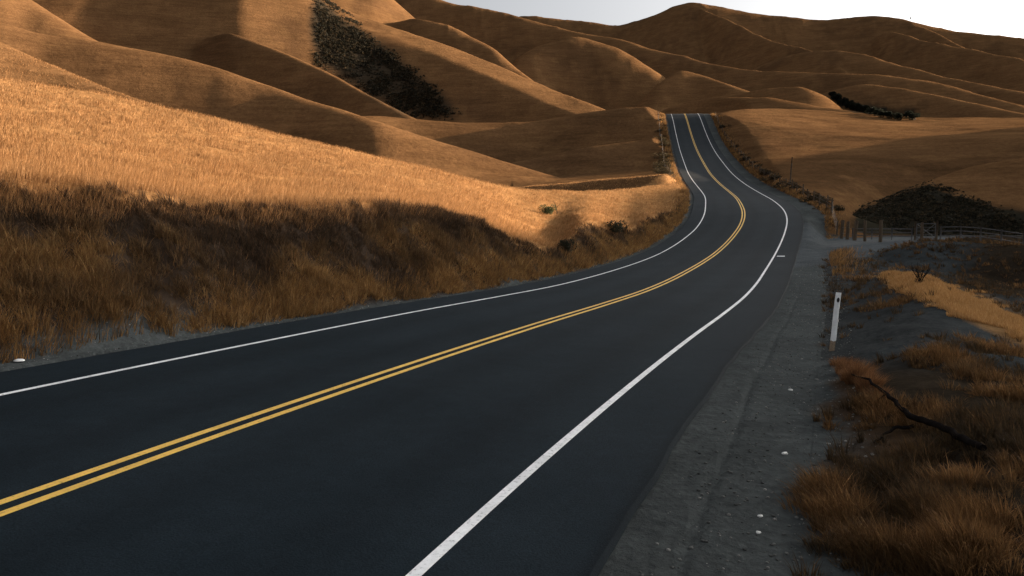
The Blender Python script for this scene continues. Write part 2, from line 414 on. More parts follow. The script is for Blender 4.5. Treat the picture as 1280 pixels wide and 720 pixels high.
def mat_terrain():
    m, nt, b = new_mat('terrain')
    a = N(nt, 'ShaderNodeAttribute', attribute_name='Col')
    n1 = noise(nt, 1.3, 8, .65)
    n2 = noise(nt, .05, 5, .6, mapping=((1, 1, 3), (0, 0, .5)))
    n3 = noise(nt, 9.0, 6, .7)
    c = mul(nt, a.outputs['Color'], ramp(nt, n1, [(.3, .78), (.7, 1.2)]))
    c = mul(nt, c, ramp(nt, n2, [(.3, .85), (.7, 1.14)]))
    c = mul(nt, c, ramp(nt, n3, [(.3, .7), (.72, 1.3)]))
    n5 = noise(nt, .6, 7, .7, mapping=((.16, .16, 1.7), (0, 0, 0)))
    c = mul(nt, c, ramp(nt, n5, [(.32, .76), (.5, 1.0), (.68, 1.2)]))
    nt.links.new(c, b.inputs['Base Color'])
    b.inputs['Roughness'].default_value = 1; b.inputs['Specular IOR Level'].default_value = 0
    n4 = noise(nt, .55, 9, .72)
    bp = bump(nt, b, n4, .35, .6)
    bp2 = N(nt, 'ShaderNodeBump', Strength=.5, Distance=.05); nt.links.new(n3, bp2.inputs['Height'])
    bp3 = N(nt, 'ShaderNodeBump', Strength=.4, Distance=.5); nt.links.new(n5, bp3.inputs['Height'])
    nt.links.new(bp2.outputs[0], bp3.inputs['Normal']); nt.links.new(bp3.outputs[0], bp.inputs['Normal'])
    return m
def mat_asphalt():
    m, nt, b = new_mat('asphalt')
    n1 = noise(nt, .35, 5, .6); n2 = noise(nt, 60, 3, .7); n3 = noise(nt, 4, 6, .7)
    c = ramp(nt, n1, [(.3, (.0070, .0118, .0155)), (.7, (.0112, .0168, .0212))])
    c = mul(nt, c, ramp(nt, n2, [(.3, .55), (.7, 1.5)])); c = mul(nt, c, ramp(nt, n3, [(.3, .85), (.7, 1.15)]))
    # tyre-worn lanes and dimmed outer edges follow the road through the 'lane' attribute
    a = N(nt, 'ShaderNodeAttribute', attribute_name='Col')
    c = mul(nt, c, a.outputs['Color'])
    nt.links.new(c, b.inputs['Base Color'])
    b.inputs['Roughness'].default_value = .85; b.inputs['Specular IOR Level'].default_value = .07
    bump(nt, b, n2, .35, .01)
    return m
def mat_paint(name, col, wear=.5):
    m, nt, b = new_mat(name)
    n = noise(nt, 22, 6, .75); n1 = noise(nt, 2.5, 4, .6)
    c = ramp(nt, n, [(.34, tuple(x*.35 for x in col)), (.44, tuple(x*.88 for x in col)), (.7, col)])
    c = mul(nt, c, ramp(nt, n1, [(.3, .8), (.7, 1.08)]))
    nt.links.new(c, b.inputs['Base Color']); b.inputs['Roughness'].default_value = .6
    bump(nt, b, noise(nt, 60, 3, .7), .25, .006)
    return m
def mat_grass():
    m, nt, b = new_mat('dry_grass')
    a = N(nt, 'ShaderNodeAttribute', attribute_name='Col')
    nt.links.new(a.outputs['Color'], b.inputs['Base Color'])
    b.inputs['Roughness'].default_value = .8; b.inputs['Specular IOR Level'].default_value = .1
    tr = N(nt, 'ShaderNodeBsdfTranslucent'); nt.links.new(a.outputs['Color'], tr.inputs['Color'])
    mx = N(nt, 'ShaderNodeMixShader'); mx.inputs[0].default_value = .4
    nt.links.new(b.outputs[0], mx.inputs[1]); nt.links.new(tr.outputs[0], mx.inputs[2])
    nt.links.new(mx.outputs[0], nt.nodes['Material Output'].inputs['Surface'])
    return m
def mat_simple(name, col, rough=.8, scale=20, var=.35, metal=0, bstr=.3, bdist=.01, mapping=None):
    m, nt, b = new_mat(name)
    n = noise(nt, scale, 6, .65, mapping=mapping)
    c = ramp(nt, n, [(.3, tuple(x*(1-var) for x in col)), (.7, tuple(min(1, x*(1+var)) for x in col))])
    nt.links.new(c, b.inputs['Base Color']); b.inputs['Roughness'].default_value = rough; b.inputs['Specular IOR Level'].default_value = 0.0 if rough >= .9 else .4; b.inputs['Metallic'].default_value = metal
    bump(nt, b, n, bstr, bdist)
    return m
M_TER = mat_terrain(); M_ASP = mat_asphalt()
M_WHITE = mat_paint('white_paint', (.92, .92, .92)); M_YEL = mat_paint('yellow_paint', (.92, .56, .10))
M_GRASS = mat_grass()
M_WOOD = mat_simple('weathered_wood', (.085, .065, .046), .9, 14, .45, mapping=((1, 1, .15), (0, 0, 0)))
M_DWOOD = mat_simple('dark_bark', (.012, .010, .009), .95, 16, .4, bstr=.8, bdist=.02)
M_METAL = mat_simple('dull_pipe', (.10, .10, .10), .6, 12, .3, metal=.4)
M_PLASTIC = mat_simple('white_plastic', (.9, .9, .88), .5, 9, .12, bstr=.05)
M_REFL = mat_simple('black_reflector', (.02, .02, .022), .3, 30, .2)
M_DUST = mat_simple('dusty_base', (.30, .22, .15), .9, 40, .4)
M_STONE = mat_simple('pale_scrap', (.62, .61, .58), .8, 30, .2)

# ------------------------------------------------------------------ terrain mesh
def nonuni(a, b, n): return np.linspace(a, b, n, endpoint=False)
D2R = math.radians
phs = np.concatenate([nonuni(D2R(-180), D2R(-80), 50), nonuni(D2R(-80), D2R(-39), 90), nonuni(D2R(-39), D2R(39), 1250), nonuni(D2R(39), D2R(80), 120), nonuni(D2R(80), D2R(180), 50), [D2R(180)]])
rhs = np.concatenate([[.05], np.exp(np.linspace(math.log(.8), math.log(1400), 1050)), [1700, 2500, 6000]])
PH, RH = np.meshgrid(phs, rhs)
X = RH*np.sin(PH); Y = RH*np.cos(PH)
Z, LAT, ST, SD = height(X, Y, True)
Z = np.where(RH > 1400, Z*0-40, Z)
nr_, nc_ = X.shape
AL = np.abs(LAT)
# albedo by what grows where
def lerp3(c, col, w):
    w = np.clip(w, 0, 1)[..., None]; return c*(1-w)+np.array(col, f32)*w
hillg = np.array((.128, .068, .030), f32)
C = np.broadcast_to(hillg, X.shape+(3,)).astype(f32)
n_a = fbm(X/40, Y/40, 4, 51); n_b = fbm(X/6, Y/6, 4, 53); n_c = fbm(X/1.1, Y/1.1, 3, 55)
C = lerp3(C, (.078, .043, .021), sstep(.5, .72, n_a)*.6)
C = lerp3(C, (.18, .098, .042), sstep(.5, .75, n_b)*.35)
slope_d = sstep(.55, .95, np.hypot(*np.gradient(Z, axis=(0, 1)))*0)
# field on the left (pale dry oats)
GZ = np.gradient(Z, axis=0)/np.maximum(np.gradient(RH, axis=0), 1e-3)
edge_ph = np.array([pix(u, v)[0] for u, v, d in FIELD_EDGE_D]); edge_d = np.array([d for u, v, d in FIELD_EDGE_D])
ED = np.interp(PH, edge_ph, edge_d)
_fc = LAY[-1][1][1]
field = (LAT < -FOOT) & (RH < 1.12*np.interp(PH, _fc[0], _fc[2])) & (ST < 118)
wf = sstep(-.3, .5, RH-ED+(n_c-.5)*1.2)*field
fieldc = (.26, .14, .058)
C = lerp3(C, fieldc, wf)
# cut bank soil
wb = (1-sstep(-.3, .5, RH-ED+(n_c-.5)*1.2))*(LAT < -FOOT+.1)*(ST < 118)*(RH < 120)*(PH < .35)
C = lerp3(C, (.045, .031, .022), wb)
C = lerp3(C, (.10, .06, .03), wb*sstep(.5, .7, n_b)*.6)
# gravel verge
C = lerp3(C, (.064, .070, .069), (1-sstep(0, .6, AL+(n_c-.5)*.9-np.where(LAT < 0, FOOT-.1+.6*sstep(14, 5, ST), 6.3))))
near_r = (LAT > 6)*(ST < 62)*(RH < 75)
C = lerp3(C, (.030, .023, .016), near_r*sstep(6.2, 7.2, AL+(n_c-.5)))
dirt = near_r*sstep(6.3, 7, LAT)*(1-sstep(10.5, 13.5, LAT+(n_b-.5)*5))*sstep(11, 14, ST)
C = lerp3(C, (.042, .047, .048), dirt)
C = lerp3(C, (.042, .045, .045), (LAT > 6.2)*(ST > 14)*(ST < 44)*(1-sstep(8, 9.5, LAT+(n_c-.5))))
C = lerp3(C, (.080, .088, .092), (1-sstep(0, 1.2, SD-(3.0+4.5*np.clip(1-(X-16)/12, 0, 1))+(n_c-.5)))*(LAT > 4.5)*(ST > 36))
C = lerp3(C, (.10, .105, .105), (1-sstep(1.2, 2.4, SD+(n_c-.5)))*sstep(5, 7, LAT))
# wooded draw, and two slopes with shade painted into the ground colour
def in_poly(ph_, e_, pts):
    P = [pix(u, v) for u, v in pts]
    ins = np.zeros(np.shape(ph_), bool)
    for i in range(len(P)):
        x1, y1 = P[i]; x2, y2 = P[(i+1) % len(P)]
        if y1 == y2: continue
        ins ^= ((y1 > e_) != (y2 > e_)) & (ph_ < (x2-x1)*(e_-y1)/(y2-y1)+x1)
    return ins
def poly_mask(pts, J=1.):
    """the ground that lies inside an outline seen from the road, with a soft uneven border"""
    E_ = (Z-CAM_H)/np.maximum(RH, .5); m = 0
    for k_ in range(6):
        m = m+in_poly(PH+J*((n_a-.5)*.02+(n_c-.5)*.006)+(k_-2.5)*.0032*max(J, .5), E_+J*(n_b-.5)*.016+((k_*5) % 6-2.5)*.0024*max(J, .5), pts)
    return m/6.
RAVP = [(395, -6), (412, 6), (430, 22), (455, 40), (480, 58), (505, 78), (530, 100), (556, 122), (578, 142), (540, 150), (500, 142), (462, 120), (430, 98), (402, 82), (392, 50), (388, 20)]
R6P = [(1066, 276), (1076, 262), (1112, 249), (1140, 237), (1162, 231), (1185, 240), (1215, 252), (1250, 260), (1320, 272), (1320, 296), (1066, 296)]
MNDP = [(1092, 320), (1105, 318), (1150, 336), (1200, 360), (1280, 400), (1500, 490), (1500, 560), (1290, 430), (1180, 385), (1120, 358), (1098, 345)]
_GX = np.gradient(Z, axis=1)/(np.maximum(RH, 1)*np.maximum(np.gradient(PH, axis=1), 1e-5))
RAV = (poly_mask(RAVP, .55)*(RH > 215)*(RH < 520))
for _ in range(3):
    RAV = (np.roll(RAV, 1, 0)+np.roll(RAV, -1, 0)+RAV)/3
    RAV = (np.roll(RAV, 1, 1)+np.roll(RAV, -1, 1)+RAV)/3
C = lerp3(C, (.028, .024, .017), RAV*.9)  # gully wall darkened to paint the shade lying on it
C = lerp3(C, (.026, .023, .016), poly_mask(R6P, .35)*(RH > 66)*(RH < 110))  # shadow on the near mound face painted into its colour
RV2 = (RH > 250)*(RH < 420)*poly_mask([(1040, 112), (1055, 122), (1080, 128), (1110, 134), (1146, 136), (1148, 148), (1090, 147), (1048, 132)])
C = lerp3(C, (.014, .015, .012), RV2*1.0)
# pale spoil mound
MND = poly_mask(MNDP)*(RH > 14)*(RH < 36)
C = lerp3(C, (.36, .20, .080), MND*(.75+.25*n_c))
V = np.stack([X, Y, Z], -1).reshape(-1, 3)
ii = np.arange(nr_*nc_).reshape(nr_, nc_)
F = np.stack([ii[:-1, :-1], ii[:-1, 1:], ii[1:, 1:], ii[1:, :-1]], -1).reshape(-1, 4)
F = F[:, ::-1]
isg = ((AL < 14) & (ST < 205) | (RH < 46))[:-1, :-1].ravel()
def sub(name, sel):
    Fs = F[sel]; used = np.zeros(len(V), bool); used[Fs.ravel()] = True
    mp = np.cumsum(used)-1
    return np_mesh(name, V[used], mp[Fs], M_TER, C.reshape(-1, 3)[used], smooth=True)
tag(sub('ground', isg), kind='structure'); tag(sub('hills', ~isg), kind='structure')

# ------------------------------------------------------------------ road
def strip(name, mat, offs, dz, s0, s1, parent=None, step=1, jag=0, colf=None, skirt=0):
    idx = np.arange(int((s0+50)*2), min(int((s1+50)*2), len(SS)-1), step)
    o = np.array(offs)
    n = len(idx)
    cx, cy, cz, cb, th = CX[idx], CY[idx], CZ[idx], CB[idx], TH[idx]
    O = np.broadcast_to(o, (n, len(o))).copy()
    if jag:
        for c, sgn in ((0, -1), (1, -1), (2, -1), (-1, 1), (-2, 1), (-3, 1)):
            O[:, c] += (fbm(SS[idx]/1.2, np.full(n, 3.+sgn), 4, 61)-.5)*jag+(sgn > 0)*.10*sstep(9, 22, SS[idx])
    Xs = cx[:, None]+O*np.cos(th)[:, None]; Ys = cy[:, None]-O*np.sin(th)[:, None]
    Zs = cz[:, None]+O*cb[:, None]+dz
    if skirt:
        Zs[:, 0] -= skirt; Zs[:, -1] -= skirt
    V = np.stack([Xs, Ys, Zs], -1).reshape(-1, 3)
    m = len(o); ii = np.arange(n*m).reshape(n, m)
    F = np.stack([ii[:-1, :-1], ii[:-1, 1:], ii[1:, 1:], ii[1:, :-1]], -1).reshape(-1, 4)
    col = None
    if colf is not None:
        col = np.repeat(colf(O, SS[idx][:, None]).reshape(-1, 1), 3, 1)
    return np_mesh(name, V, F, mat, col, smooth=False, parent=parent)
def wear_and_edge_dim(O, s):
    w = np.zeros_like(O)
    for c in (-2.65, -1.0, 1.0, 2.65): w = w+np.exp(-((O-c)/.38)**2)
    e = np.exp(-((np.abs(O)-4.5)/.35)**2)
    return 1.10-.22*w+.0*e+(fbm(O/2+5, s/14, 3, 71)-.5)*.3-.18*(np.abs(O) > 4.0)*sstep(3.9, 4.7, np.abs(O))*(O > 0)-.35*((O > 4.64) | (O < -4.85))  # outermost strips darkened to cancel the bright sky on the tilted edge
offs = [-4.90, -4.87, -4.86]+list(np.linspace(-4.8, 4.54, 60))+[4.66, 4.67, 4.70]
road = strip('road', M_ASP, offs, 0, -50, 238, colf=wear_and_edge_dim, jag=.09, skirt=.05)
tag(road, kind='structure')
W = 3.56
strip('edge_line', M_WHITE, [-W-.05, -W+.05], .005, -50, 238, road)
strip('edge_line', M_WHITE, [W-.05, W+.05], .005, -50, 238, road)
strip('centre_line', M_YEL, [-.165, -.065], .005, -50, 238, road)
strip('centre_line', M_YEL, [.065, .165], .005, -50, 238, road)

# ------------------------------------------------------------------ grass
def blades(name, x, y, hgt, wid, col, lean=.35, wind=(.25, -.1), seg=2, label=None, z=None, ldir=None, parent=None, cat=None):
    n = len(x)
    if z is None: z = height(x, y)
    a = rng.random(n)*2*PI
    dx, dy = np.cos(a), np.sin(a)
    la = rng.normal(0, lean, n)
    lx = la*np.cos(a+1.3)+wind[0]*(.5+rng.random(n)); ly = la*np.sin(a+1.3)+wind[1]*(.5+rng.random(n))
    if ldir is not None: lx = lx+ldir[0]; ly = ly+ldir[1]
    b0 = np.stack([x, y, z-.03], 1)
    w = (wid*.5)[:, None]; D = np.stack([dx, dy, 0*dx], 1)
    H = hgt[:, None]; Lv = np.stack([lx, ly, 0*lx], 1)*H
    up = np.array([0, 0, 1.])
    if seg == 1:
        Vv = np.stack([b0-D*w, b0+D*w, b0+Lv+up*H], 1).reshape(-1, 3)
        Ff = np.arange(n*3).reshape(n, 3)
        cc = np.repeat(col, 3, 0)
        cc = cc.reshape(n, 3, 3)
        o = np_mesh(name, Vv, Ff, M_GRASS, cc.reshape(-1, 3), parent=parent)
    else:
        mid = b0+Lv*.35+up*H*.55; tip = b0+Lv+up*H*(1-.15*np.abs(la)[:, None])
        Vv = np.stack([b0-D*w, b0+D*w, mid+D*w*.75, mid-D*w*.75, tip], 1).reshape(-1, 3)
        base = np.arange(n)*5
        F1 = np.stack([base, base+1, base+2], 1); F2 = np.stack([base, base+2, base+3], 1); F3 = np.stack([base+3, base+2, base+4], 1)
        Ff = np.concatenate([F1, F2, F3]); cc = np.repeat(col, 5, 0)
        o = np_mesh(name, Vv, Ff, M_GRASS, cc, parent=parent)
    if label: tag(o, label, cat or 'grass', kind='stuff')
    return o
def palette(n, cols, probs=None, var=.25):
    cols = np.array(cols, f32)
    k = rng.choice(len(cols), n, p=probs)
    return cols[k]*(1+rng.normal(0, var, (n, 1))).clip(.35, 1.8)
def polar_samples(n, u0, u1, r0, r1, pw=0.):
    a0 = math.atan((u0-640)/FPX); a1 = math.atan((u1-640)/FPX)
    ph = a0+(a1-a0)*rng.random(n)
    if pw == 0: r = np.exp(math.log(r0)+(math.log(r1)-math.log(r0))*rng.random(n))
    else: r = (r0**pw+(r1**pw-r0**pw)*rng.random(n))**(1/pw)
    return r*np.sin(ph), r*np.cos(ph), r, ph
def pts_edge(ph): return np.interp(ph, edge_ph, edge_d)

# A. pale oat field above the cut
x, y, r, ph = polar_samples(620000, -120, 862, 11, 112, .35)
lat, st, _ = road_coords(x, y)
ed = pts_edge(ph)
cl = fbm(x/1.6, y/1.6, 3, 81)
k = (lat < -6.3) & (r > ed-.3+(fbm(x/.9, y/.9, 2, 83)-.5)*.9) & (rng.random(len(x)) < .35+1.3*(cl-.3)) & (st < 112)
x, y, r, cl = x[k], y[k], r[k], cl[k]
h = (.12+.20*rng.random(len(x)))*(.6+.8*cl)*(1-.3*sstep(40, 100, r))
wd = .005+.0005*r
col = palette(len(x), [(.30, .165, .070), (.25, .132, .052), (.37, .215, .10), (.17, .088, .038)], [.4, .3, .2, .1], .18)
blades('field_grass', x, y, h, wd, col, lean=.3, wind=(.35, -.15), seg=1, label='pale golden dry grass covering the rounded field above the roadside cut')

def tufts(name, cx_, cy_, R, Hm, cnt, cola, colb, warm, label, wf=.0006, wind=(.15, -.15), cat='grass', lean=.25):
    cnt = cnt.astype(int); id_ = np.repeat(np.arange(len(cx_)), cnt); n = len(id_)
    q = rng.random(n)**.6; t_ = rng.random(n)*2*PI
    x = cx_[id_]+q*R[id_]*.5*np.cos(t_); y = cy_[id_]+q*R[id_]*.5*np.sin(t_)
    h = Hm[id_]*(.35+.75*rng.random(n))*(1-.25*q)
    sp = np.minimum(q*R[id_]*.9/np.maximum(Hm[id_], .08), 1.3)
    r = np.hypot(x, y)
    pa = palette(n, cola[0], cola[1], .22); pb = palette(n, colb[0], colb[1], .18)
    w_ = np.clip(warm[id_]+rng.normal(0, .12, n), 0, 1)[:, None]
    tone = (1+rng.normal(0, .16, len(cx_)))[id_][:, None].clip(.6, 1.5)
    return blades(name, x, y, h, .0035+wf*r, (pa*(1-w_)+pb*w_)*tone, lean=lean, wind=wind, seg=2, label=label, cat=cat, ldir=(sp*np.cos(t_), sp*np.sin(t_)))

# B. brown weeds on the cut bank
n = 30000
s = -3+103*rng.random(n)**1.35; oo = FOOT+.15+rng.random(n)*4.6
kx = np.interp(s, SS, CX); ky = np.interp(s, SS, CY); kt = np.interp(s, SS, TH)
x = kx-oo*np.cos(kt); y = ky+oo*np.sin(kt); r = np.hypot(x, y); ph = np.arctan2(x, y)
ed = pts_edge(ph); cl = fbm(x/1.1, y/1.1, 3, 91); cl2 = fbm(x/3.4, y/3.4, 2, 93)
low = 1-sstep(.1, 1.3, oo-FOOT)
k = (r < ed+.45) & (rng.random(n) < np.clip(.25+2.2*(cl-.42)+1.8*(cl2-.5)+.8*low, .5, 1)*np.clip(90/(r+40), .4, 1)) & (oo > FOOT+.15+.45*(s < 9)) & (ph > D2R(-44))
x, y, r, cl, cl2, low, oo, ed = [v[k] for v in (x, y, r, cl, cl2, low, oo, ed)]
R_ = (.14+.28*rng.random(len(x)))*(.7+.6*cl); H_ = (.16+.30*rng.random(len(x))**1.3)*(.6+.8*cl)
warm = np.clip(low*.95+(fbm(x/2.0, y/2.0, 3, 95)-.5)*2.4+.34-.9*sstep(-1.3, -.1, r-ed), 0, 1)  # weeds darkened just under the crest to paint the shadow band there
cnt = np.clip(700/r, 14, 52)
tufts('bank_weeds', x, y, R_, H_, cnt, ([(.070, .045, .028), (.038, .028, .020), (.105, .062, .034)], [.4, .35, .25]), ([(.30, .165, .062), (.21, .115, .044), (.40, .25, .108)], [.45, .35, .2]), warm, 'brown tangled weeds on the steep cut bank left of the road', wind=(.1, -.3), cat='weeds', lean=.4)

# C. near right verge grasses in clumps
x, y, r, ph = polar_samples(34000, 880, 1500, 2.8, 60, .35)
lat, st, _ = road_coords(x, y)
cl = fbm(x/1.5, y/1.5, 3, 101); cl2 = fbm(x/4.5, y/4.5, 2, 103)
zt, _, _, sd = height(x, y, True)
et = (zt-CAM_H)/r
blob = np.zeros(len(x))
for u, v, su in ((1035, 615, .26), (1060, 645, .26), (1100, 690, .30), (1115, 600, .26), (1150, 640, .26), (1190, 695, .28), (1150, 575, .2), (1180, 610, .22), (1215, 655, .22), (1110, 512, .22), (1165, 524, .3), (1080, 505, .16), (1240, 540, .2), (1230, 470, .35), (1270, 500, .3), (1120, 380, .7), (1080, 350, .9), (1200, 450, .6), (1250, 440, .6)):
    a_, b_, c_, d_ = ray_ground(u, v, 2.5); blob = np.maximum(blob, np.exp(-((x-a_)**2+(y-b_)**2)/(2*(su*.76)**2)))
dirt_ = (lat < 10.0+(cl2-.5)*5) & (st > 9)
prob = np.clip((cl-.47)*2.4+(cl2-.52)*1.6, .04, 1)
prob = np.where(dirt_, prob*.10, prob)
prob = np.where(r > 24, prob*.8+.25, prob)
prob = np.maximum(prob, blob*1.2)
k = (lat > 6.1+(fbm(x/.7, y/.7, 2, 105)-.5)*.7) & (rng.random(len(x)) < prob) & (sd > 3.0+4*np.clip(1-(x-16)/12, 0, 1)) & (st < 60) & ~(in_poly(ph, et, MNDP) & (r < 36) & (r > 14) & (rng.random(len(x)) < .93))
x, y, r, cl, blob, ph = [v[k] for v in (x, y, r, cl, blob, ph)]
R_ = (.08+.20*rng.random(len(x))**1.5)*(.8+.5*blob); H_ = (.07+.22*rng.random(len(x))**1.3)*(.75+.6*np.maximum(blob, cl))
R_ = R_*(1+sstep(12, 40, r)*.6); H_ = H_*(1+sstep(12, 40, r)*.3)
warm = np.clip(.05+(fbm(x/.9, y/.9, 3, 107)-.5)*3.0+blob*.75, 0, 1)
cnt = np.clip(420/r, 14, 120)
tufts('verge_grass', x, y, R_, H_, cnt, ([(.05, .034, .018), (.03, .024, .016), (.08, .048, .022)], [.4, .3, .3]), ([(.18, .094, .036), (.135, .068, .026), (.26, .145, .060)], [.45, .35, .2]), warm, 'rust coloured dry grass in clumps on the right verge', wf=.0006, wind=(-.2, .05), lean=.3)

# fine golden grass on the spoil mound
x, y, r, ph = polar_samples(260000, 1085, 1420, 15, 35, .5)
zt = height(x, y); et = (zt-CAM_H)/r+(fbm(x/.8, y/.8, 3, 121)-.5)*.03
k = in_poly(ph, et, MNDP); x, y, r, zt = x[k], y[k], r[k], zt[k]
h = .06+.12*rng.random(len(x)); col = palette(len(x), [(.42, .235, .088), (.34, .18, .066), (.50, .30, .13)], [.5, .3, .2], .15)
blades('mound_grass', x, y, h, .004+.0006*r, col, lean=.5, wind=(-.2, 0), seg=1, label='short golden grass on the low mound right of the marker post', z=zt)

# small leafy clumps added to stand in for shade on gully wall and track mound
def shade_brush(name, pts, n, r0, r1, rad, leaf, m, label, cols):
    P = [pix(u, v) for u, v in pts]; a = [p[0] for p in P]
    ph = min(a)+(max(a)-min(a))*rng.random(n); r = (r0*r0+(r1*r1-r0*r0)*rng.random(n))**.5
    x = r*np.sin(ph); y = r*np.cos(ph); z = height(x, y); e = (z-CAM_H)/r
    w_ = (fbm(x/(rad*14), y/(rad*14), 3, 131)-.5)*2
    edge = sum(in_poly(ph+w_*.008+q, e+w_*.006+t_, pts)*1. for q, t_ in ((0, 0), (.007, 0), (-.007, 0), (0, .006), (0, -.006)))/5
    k = rng.random(n) < edge**2*np.clip(.34+1.6*(fbm(x/(rad*12), y/(rad*12), 3, 133)-.5), .04, .8)
    x, y, z = x[k], y[k], z[k]; c_ = len(x)
    R_ = rad*(.45+.9*rng.random(c_)**2)
    id_ = np.repeat(np.arange(c_), m); N_ = len(id_)
    d = rng.normal(0, 1, (N_, 3)); d /= np.linalg.norm(d, axis=1)[:, None]; d[:, 2] = np.abs(d[:, 2])*.9
    p = np.stack([x, y, z], 1)[id_]+d*R_[id_][:, None]*(.6+.5*rng.random((N_, 1)))
    a = rng.normal(0, 1, (N_, 3)); a /= np.linalg.norm(a, axis=1)[:, None]; b = np.cross(a, rng.normal(0, 1, (N_, 3))); b /= np.linalg.norm(b, axis=1)[:, None]
    s_ = leaf*(.6+.8*rng.random((N_, 1)))
    V_ = np.stack([p-a*s_, p+b*s_, p+a*s_], 1).reshape(-1, 3)
    cc_ = palette(c_, cols, None, .3)[id_]
    tag(np_mesh(name, V_, np.arange(N_*3).reshape(-1, 3), M_GRASS, np.repeat(cc_, 3, 0)), label, 'shade_brush', kind='stuff')
BC = [(.024, .022, .014), (.036, .030, .019), (.016, .016, .011), (.055, .040, .022)]
shade_brush('hillside_shade_brush', RAVP, 110000, 262, 440, .62, .34, 10, 'dark leafy clumps standing in for shade on the steep gully wall on the upper left hill', BC)
shade_brush('mound_shade_brush', R6P, 90000, 74, 108, .17, .10, 9, 'dark leafy clumps added as shade over the near face of the mound behind the rail fence', BC)

# D. fringe of short grass where the tarmac shoulders meet the slopes (both sides)
n = 120000
s = rng.random(n)**1.4*200-2
side = rng.random(n) < .55
off = np.where(side, -(5.5+np.abs(rng.normal(0, .5, n))), 6.5+np.abs(rng.normal(0, .7, n)))
kx = np.interp(s, SS, CX); ky = np.interp(s, SS, CY); kt = np.interp(s, SS, TH)
x = kx+off*np.cos(kt); y = ky-off*np.sin(kt); r = np.hypot(x, y)
cl = fbm(x/1.3, y/1.3, 3, 111)
_, _, _, sd = height(x, y, True)
k = (rng.random(n) < np.clip((cl-.35)*2.5, .05, 1)) & (sd > 3.4) & (side | (s > 34)) & (r > 8)
x, y, r, s = x[k], y[k], r[k], s[k]
h = (.12+.28*rng.random(len(x)))*(1+.6*sstep(60, 130, s))
wd = .006+.0007*r
col = palette(len(x), [(.30, .16, .055), (.20, .11, .045), (.10, .065, .035)], [.4, .3, .3], .2)
blades('shoulder_grass', x, y, h, wd, col, lean=.4, seg=1, label='short dry grass fringing both shoulders of the road')

# ------------------------------------------------------------------ gravel stones on the right verge (uncountable)
ico = bmesh.new(); bmesh.ops.create_icosphere(ico, subdivisions=1, radius=1)
iv = np.array([v.co for v in ico.verts]); iF = np.array([[v.index for v in f.verts] for f in ico.faces]); ico.free()
n = 6500
s = rng.random(n)**1.3*40+1; off = 4.9+rng.random(n)**.8*1.9
off[:1500] = -(5.0+rng.random(1500)*.9); s[:1500] = rng.random(1500)*30+4
kx = np.interp(s, SS, CX); ky = np.interp(s, SS, CY); kt = np.interp(s, SS, TH)
x = kx+off*np.cos(kt); y = ky-off*np.sin(kt)
z = height(x, y); sz = .006+.016*rng.random(n)**3
rot = rng.normal(0, 1, (n, 3, 3)); q_, _r = np.linalg.qr(rot)
P = np.einsum('nij,vj->nvi', q_, iv)*(sz[:, None, None])*np.array([1, 1, .6])
P = P+np.stack([x, y, z+sz*.2], 1)[:, None, :]
Fg = (iF[None]+np.arange(n)[:, None, None]*len(iv)).reshape(-1, 3)
g = np.repeat(palette(n, [(.16, .16, .15), (.28, .27, .25), (.10, .10, .095)], [.5, .2, .3], .2), len(iv), 0)
M_PEB = mat_terrain(); M_PEB.name = 'pebbles'
tag(np_mesh('gravel', P.reshape(-1, 3), Fg, M_PEB, g), 'loose grey gravel scattered along the road shoulders', 'gravel', kind='stuff')

# ------------------------------------------------------------------ objects
def road_at(s, off, dz=0.):
    x = float(np.interp(s, SS, CX)); y = float(np.interp(s, SS, CY)); t = float(np.interp(s, SS, TH))
    px, py = x+off*math.cos(t), y-off*math.sin(t)
    return px, py, float(np.interp(s, SS, CZ)+off*np.interp(s, SS, CB))+dz, t
def gz(x, y): return float(height(np.array([x]), np.array([y]))[0])

# painted tick beside the right edge line
tx, ty, tz, tt = road_at(43.2, 0)
bm = bmesh.new()
vs = []
for o_, s_ in ((3.72, 43.05), (4.13, 43.0), (4.17, 43.2), (4.13, 43.42), (3.72, 43.4)):
    p = road_at(s_, o_, .006); vs.append(bm.verts.new(p[:3]))
bm.faces.new(vs); bmesh.ops.recalc_face_normals(bm, faces=bm.faces)
if list(bm.faces)[0].normal.z < 0: bmesh.ops.reverse_faces(bm, faces=bm.faces)
bm_obj('tick_mark', bm, M_WHITE, road)

# raised pavement marker on the left shoulder
ph, e = pix(25, 467)
rr = (CAM_H+.05)/-e
px, py = rr*math.sin(ph), rr*math.cos(ph)
la_, st_, zr_m = road_coords([px], [py])
bm = bmesh.new()
for (x0, y0, z0), w_, h_ in (((0, 0, 0), .075, 0), ((0, 0, .022), .048, 1)):
    pass
r_ = bmesh.ops.create_uvsphere(bm, u_segments=20, v_segments=10, radius=.075)
for v in bm.verts: v.co.z = max(v.co.z, 0)*.42; v.co.x *= 1.15
o = bm_obj('pavement_marker', bm, M_PLASTIC, smooth=True)
o.location = (px, py, float(zr_m[0])-.002); o.rotation_euler = (0, 0, -.4)
tag(o, 'small round white pavement marker on the asphalt outside the left edge line', 'road marker')

